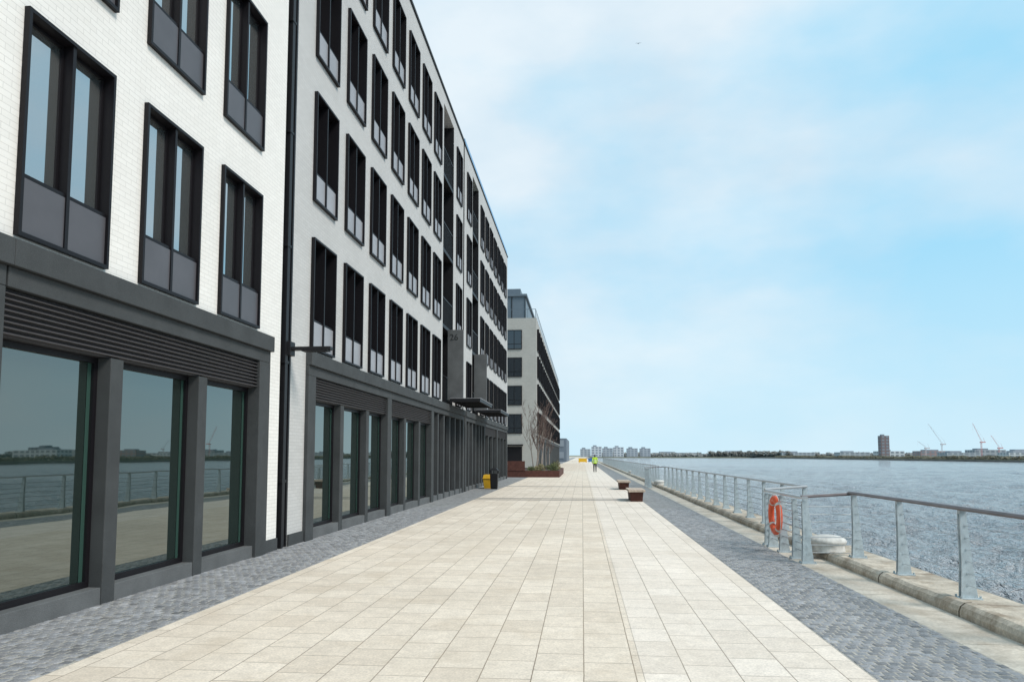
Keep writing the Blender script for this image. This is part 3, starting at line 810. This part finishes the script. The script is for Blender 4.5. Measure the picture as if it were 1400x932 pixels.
# ------------------------------------------------------------ person
def person(x, y, lab):
    J = [(0,0,0.95),(0,0.01,1.10),(0,0.02,1.30),(0,0.02,1.44),(0,0.03,1.52),(0,0.03,1.60),(0,0.035,1.68),(0,0.03,1.745),
         (-0.09,0,0.90),(-0.10,0.14,0.50),(-0.10,0.10,0.08),(-0.10,0.26,0.03),
         (0.09,0,0.90),(0.10,-0.02,0.49),(0.10,-0.22,0.12),(0.10,-0.10,0.03),
         (-0.19,0.02,1.42),(-0.24,-0.06,1.15),(-0.23,0.08,0.92),(-0.225,0.13,0.84),
         (0.19,0.02,1.42),(0.24,0.06,1.15),(0.23,0.22,0.95),(0.22,0.28,0.89)]
    E = [(0,1),(1,2),(2,3),(3,4),(4,5),(5,6),(6,7),(0,8),(8,9),(9,10),(10,11),(0,12),(12,13),(13,14),(14,15),(3,16),(16,17),(17,18),(18,19),(3,20),(20,21),(21,22),(22,23)]
    Rr = [(.16,.12),(.15,.11),(.18,.125),(.12,.09),(.055,.055),(.075,.085),(.085,.10),(.05,.06),
          (.105,.105),(.07,.07),(.05,.05),(.045,.035),(.105,.105),(.07,.07),(.05,.05),(.045,.035),
          (.075,.075),(.06,.06),(.042,.042),(.04,.025),(.075,.075),(.06,.06),(.042,.042),(.04,.025)]
    me = bpy.data.meshes.new('person'); me.from_pydata(J, E, [])
    o = bpy.data.objects.new('person_tmp', me); col.objects.link(o)
    sk = o.modifiers.new('s', 'SKIN'); ss = o.modifiers.new('u', 'SUBSURF'); ss.levels = 2; ss.render_levels = 2
    for i, v in enumerate(me.skin_vertices[0].data): v.radius = Rr[i]; v.use_root = (i == 0)
    bpy.context.view_layer.update()
    bm = bpy.data.meshes.new_from_object(o.evaluated_get(bpy.context.evaluated_depsgraph_get()))
    bpy.data.objects.remove(o)
    bm.materials.clear()
    for m_ in (M['navy'], M['hiviz'], M['skin'], M['hair'], M['silver'], M['black']): bm.materials.append(m_)
    for p in bm.polygons:
        c = p.center; p.use_smooth = True
        arm = abs(c.x) > 0.17
        if c.z < 0.09: k = 5
        elif c.z > 1.49: k = 3 if (c.z > 1.62 or c.y < 0.02) else 2
        elif arm and c.z < 0.90: k = 2
        elif c.z > 0.86:
            k = 4 if (abs(c.z-1.05) < 0.025 or abs(c.z-1.22) < 0.02) else 1
        else: k = 0
        p.material_index = k
    r_ = place('person', bm, None, (x, y, 0.006))
    tag(r_, lab, 'person')
    b = MB()
    for (hx, hy, hz) in ((-0.225, 0.14, 0.83), (0.22, 0.29, 0.88)):
        for i in range(4):
            off = -0.03+i*0.02; L = (0.055, 0.065, 0.06, 0.045)[i]
            b.cyl((hx, hy+off, hz), (hx, hy+off+0.005, hz-L), 0.009, 0.007, 5); b.cyl((hx, hy+off+0.005, hz-L), (hx*0.94, hy+off+0.015, hz-L-0.02), 0.007, 0.005, 5)
        b.cyl((hx*0.96, hy+0.03, hz+0.03), (hx*0.85, hy+0.06, hz-0.02), 0.01, 0.007, 5)
    place('fingers', b.mesh('fingers', M['skin']), r_, (x, y, 0.006))
person(1.25, 74.5, 'person in yellow hi-vis jacket and dark trousers walking along the paving')

# ------------------------------------------------------------ far promenade bits
def barrier(x, y, m, lab):
    b = MB(); b.box(-0.9, 0.9, -0.04, 0.04, 0.35, 0.95); b.box(-1.0, 1.0, -0.06, 0.06, 0.93, 1.02); b.box(-1.0, 1.0, -0.06, 0.06, 0.2, 0.36)
    b.box(-0.8, -0.65, -0.3, 0.3, 0, 0.2); b.box(0.65, 0.8, -0.3, 0.3, 0, 0.2)
    o = place('traffic_barrier', b.mesh('barrier', m), None, (x, y, 0.006)); tag(o, lab, 'barrier', 'plastic barriers on the quay')
barrier(0.1, 165, M['yellow'], 'yellow plastic traffic barrier on the paving'); barrier(2.3, 175, M['bluep'], 'blue plastic traffic barrier on the paving')

def block(name, x0, x1, y0, y1, z0, H, floors, m, label, cat='building', group=None, wd=3.2):
    b = MB(); b.box(x0, x1, y0, y1, z0, z0+H, 0); b.box(x0+0.15*(x1-x0), x0+0.5*(x1-x0), y0+0.2*(y1-y0), y0+0.7*(y1-y0), z0+H, z0+H+1.4, 1)
    fh = H/floors
    for f in range(floors):
        za = z0+f*fh+fh*0.3; zb = z0+f*fh+fh*0.85
        n = max(1, int((x1-x0)/wd)); 
        for i in range(n):
            a = x0+(i+0.2)*(x1-x0)/n; c = x0+(i+0.8)*(x1-x0)/n
            b.box(a, c, y0-0.12, y0-0.02, za, zb, 1)
        n = max(1, int((y1-y0)/wd))
        for i in range(n):
            a = y0+(i+0.2)*(y1-y0)/n; c = y0+(i+0.8)*(y1-y0)/n
            b.box(x0-0.12, x0-0.02, a, c, za, zb, 1)
    o = b.obj(name, [m, M['fardark']], None, (x0, y0, z0)); tag(o, label, cat, group)
    return o
block('dark_waterside_building', -14, -4.0, 190, 230, 0, 6.0, 2, M['farblue'], 'low dark blue grey waterside building')
g = 'distant apartment blocks'
for i in range(4):
    x0 = -2 + i*11.5
    block('apartment_block', x0, x0+10.5, 760+6*i, 772+6*i, 0, (8, 10.5, 9, 10)[i], 4, M['fargrey'] if i % 2 == 0 else M['farwhite'], 'distant pale apartment block beyond the dock', group=g)
block('apartment_block', 48, 59, 800, 815, 0, 9, 4, M['fargrey'], 'wide distant blue grey apartment block', group=g)
block('apartment_block', 62, 73, 806, 815, 0, 9, 4, M['fargrey'], 'wide distant blue grey apartment block', group=g)
g = 'low buildings across the dock'
for (X_, Y_, w, H, m) in [(100,1060,60,6,'fargrey'),(190,1040,50,7,'farwhite'),(250,960,40,6,'fargrey'),(300,900,34,6,'fargrey'),(330,860,26,7,'farwhite'),(360,830,40,7,'farbrick'),(400,800,30,8,'fargrey'),(436,800,34,7,'farwhite'),(470,760,30,8,'farbrick'),(500,740,44,8,'fargrey'),(520,690,20,10,'farblue'),(470,640,44,7,'farwhite'),(520,560,40,9,'fargrey'),(560,420,80,9,'farwhite'),(560,300,60,8,'fargrey'),(600,520,30,10,'farbrick'),(395,730,40,5,'farwhite'),(345,740,30,5,'fargrey')]:
    block('terminal_building', X_, X_+w, Y_, Y_+20, -0.8, H, max(2, int(H/3.5)), M[m], 'low pale building on the far bank', group=g, wd=5)
block('tower_block', 299, 307, 776, 784, -0.8, 22, 7, M['tower'], 'dark brown tower block on the far bank')

def crane(x, y, H, jl, ja, m, lab):
    b = MB()
    s = 0.5
    for sx in (-s, s):
        for sy in (-s, s): b.cyl((sx, sy, 0), (sx, sy, H), 0.09, n=4)
    k = int(H/2.5)
    for i in range(k):
        z = i*H/k; z2 = (i+1)*H/k
        b.cyl((-s,-s,z),(s,-s,z2),0.06,n=4); b.cyl((s,-s,z),(s,s,z2),0.06,n=4); b.cyl((-s,s,z),(-s,-s,z2),0.06,n=4)
    b.box(-1.0, 1.0, -1.0, 1.0, H, H+1.3); b.box(1.0, 4, -0.7, 0.7, H+0.2, H+1.2)
    j0 = V((0, 0, H+1.5)); j1 = V((-jl*math.cos(ja), 0, H+1.5+jl*math.sin(ja)))
    up = V((math.sin(ja), 0, math.cos(ja)))*0.9
    b.cyl(j0, j1, 0.12, n=4); b.cyl(j0+up, j1, 0.10, n=4)
    for i in range(10):
        a = j0.lerp(j1, i/10); c = (j0+up).lerp(j1, (i+0.5)/10); b.cyl(a, c, 0.06, n=4)
    b.cyl((3.5, 0, H+1.2), (2.2, 0, H+5), 0.11, n=4); b.cyl((2.2, 0, H+5), j1, 0.04, n=3)
    b.cyl(j1, j1-V((0, 0, jl*0.5)), 0.04, n=3)
    o = place('tower_crane', b.mesh('crane', m), None, (x, y, -0.8)); tag(o, lab, 'crane', 'construction cranes across the dock')
crane(368, 800, 13, 24, math.radians(58), M['cranegrey'], 'pale luffing tower crane with raised jib')
crane(404, 795, 15, 20, math.radians(68), M['cranered'], 'red luffing tower crane with raised jib')
crane(352, 800, 9, 10, math.radians(40), M['cranegrey'], 'small pale luffing crane')
crane(418, 790, 9, 14, math.radians(60), M['cranered'], 'red luffing tower crane with raised jib')
crane(446, 775, 9, 12, math.radians(50), M['cranegrey'], 'pale luffing tower crane with raised jib')

def treeline(name, pts, H, n, label, size=1.6, m='fartree'):
    b = MB(); rnd = random.Random(11)
    L = len(pts)-1
    for i in range(n):
        t = rnd.random()*L; k = int(t); u = t-k
        p = V(pts[k]).lerp(V(pts[k+1]), u)
        hh = H*(0.55+0.25*math.sin(t*37)+0.2*math.sin(t*91)) + 1.0
        p0 = p+V((rnd.uniform(-3,3), rnd.uniform(-5,5), rnd.random()**0.7*hh))
        d = V((rnd.uniform(-1,1), rnd.uniform(-1,1), rnd.uniform(-1,1))).normalized(); s = d.orthogonal().normalized()
        r_ = size*rnd.uniform(0.5, 1.2)
        b.poly([p0-s*r_, p0+d*r_, p0+s*r_, p0-d*r_])
    o = b.obj(name, M[m]); o['kind'] = 'stuff'; o['label'] = label; o['category'] = 'trees'
treeline('distant_trees', [(170,1015,-0.6),(224,1005,-0.6),(260,960,-0.6)], 7, 4000, 'far off dark clump of trees at the dock end')
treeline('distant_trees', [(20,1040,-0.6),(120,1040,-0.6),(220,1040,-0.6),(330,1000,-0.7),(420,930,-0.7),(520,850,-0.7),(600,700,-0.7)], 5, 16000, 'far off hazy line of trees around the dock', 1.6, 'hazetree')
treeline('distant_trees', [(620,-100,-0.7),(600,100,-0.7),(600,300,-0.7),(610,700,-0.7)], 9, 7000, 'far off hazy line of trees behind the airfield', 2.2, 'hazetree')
treeline('bank_scrub', [(BX+5,-60,-0.8),(BX+5,100,-0.8),(BX+5,260,-0.8),(BX+5,500,-0.8),(BX+5,900,-0.8)], 1.2, 17000, 'low brown scrub along the far bank', 0.7, 'scrub')

b = MB(); b.cyl((0,-0.2,0),(0,0.05,0),0.02,0.06,8); b.cyl((0,0.05,0),(0,0.25,0),0.06,0.02,8)
for s in (-1, 1):
    b.poly([(s*0.03,-0.06,0.02),(s*0.03,0.09,0.02),(s*0.3,0.08,0.12),(s*0.3,-0.02,0.12)]); b.poly([(s*0.3,-0.02,0.12),(s*0.3,0.08,0.12),(s*0.62,-0.05,0.04)])
o = place('gull', b.mesh('gull', M['farblue']), None, (10.8, 132, 77)); tag(o, 'grey gull gliding high in the sky', 'bird')

# ------------------------------------------------------------ world, sun
world = bpy.data.worlds.new('World'); scn.world = world; world.use_nodes = True
nt = world.node_tree; bg = nt.nodes['Background']; bg.inputs[1].default_value = 0.1
sunpos = V((0.68, -0.38, 0.80)).normalized()
sky = node(nt, 'ShaderNodeTexSky'); sky.sky_type = 'NISHITA'; sky.sun_disc = False
sky.sun_elevation = math.asin(sunpos.z); sky.sun_rotation = math.atan2(sunpos.x, sunpos.y)
tc = node(nt, 'ShaderNodeTexCoord')
sep = node(nt, 'ShaderNodeSeparateXYZ'); nt.links.new(tc.outputs['Generated'], sep.inputs[0])
mp = node(nt, 'ShaderNodeMapping'); mp.inputs['Scale'].default_value = (1.0, 1.0, 2.0); mp.inputs['Location'].default_value = (0.9, 0.3, 0.62)
nt.links.new(tc.outputs['Generated'], mp.inputs[0])
base = mixcol(nt, sky.outputs[0], (3.8, 7.9, 10.4), 0.88)
n1 = noise(nt, mp.outputs[0], 2.0, 6, 0.5)
cl = maprange(nt, n1, 0.39, 0.63, 0.08, 0.88)
n2 = noise(nt, mp.outputs[0], 3.4, 5, 0.52)
cc = mixcol(nt, (6.8, 8.1, 9.1), (8.6, 9.3, 9.8), maprange(nt, n2, 0.38, 0.62, 0, 1))
out = mixcol(nt, base, cc, cl)
hz = maprange(nt, sep.outputs[2], 0.0, 0.24, 0.7, 0.0)
out = mixcol(nt, out, (6.8, 8.9, 9.9), hz)
nt.links.new(out, bg.inputs[0])
sl = bpy.data.lights.new('sun', 'SUN'); sl.energy = 3.1; sl.angle = math.radians(20); sl.color = (1.0, 0.91, 0.82)
so = bpy.data.objects.new('sun', sl); col.objects.link(so); so.rotation_euler = (-sunpos).to_track_quat('-Z', 'Y').to_euler()

# ------------------------------------------------------------ camera
cam = bpy.data.cameras.new('camera'); cam.sensor_width = 36; cam.lens = 26.0; cam.shift_y = 0.0552
cam.clip_start = 0.05; cam.clip_end = 20000
co = bpy.data.objects.new('camera', cam); col.objects.link(co); co.location = (0, 0, 1.7)
co.rotation_euler = (math.radians(90+4.45), 0, math.radians(5.41))
scn.camera = co
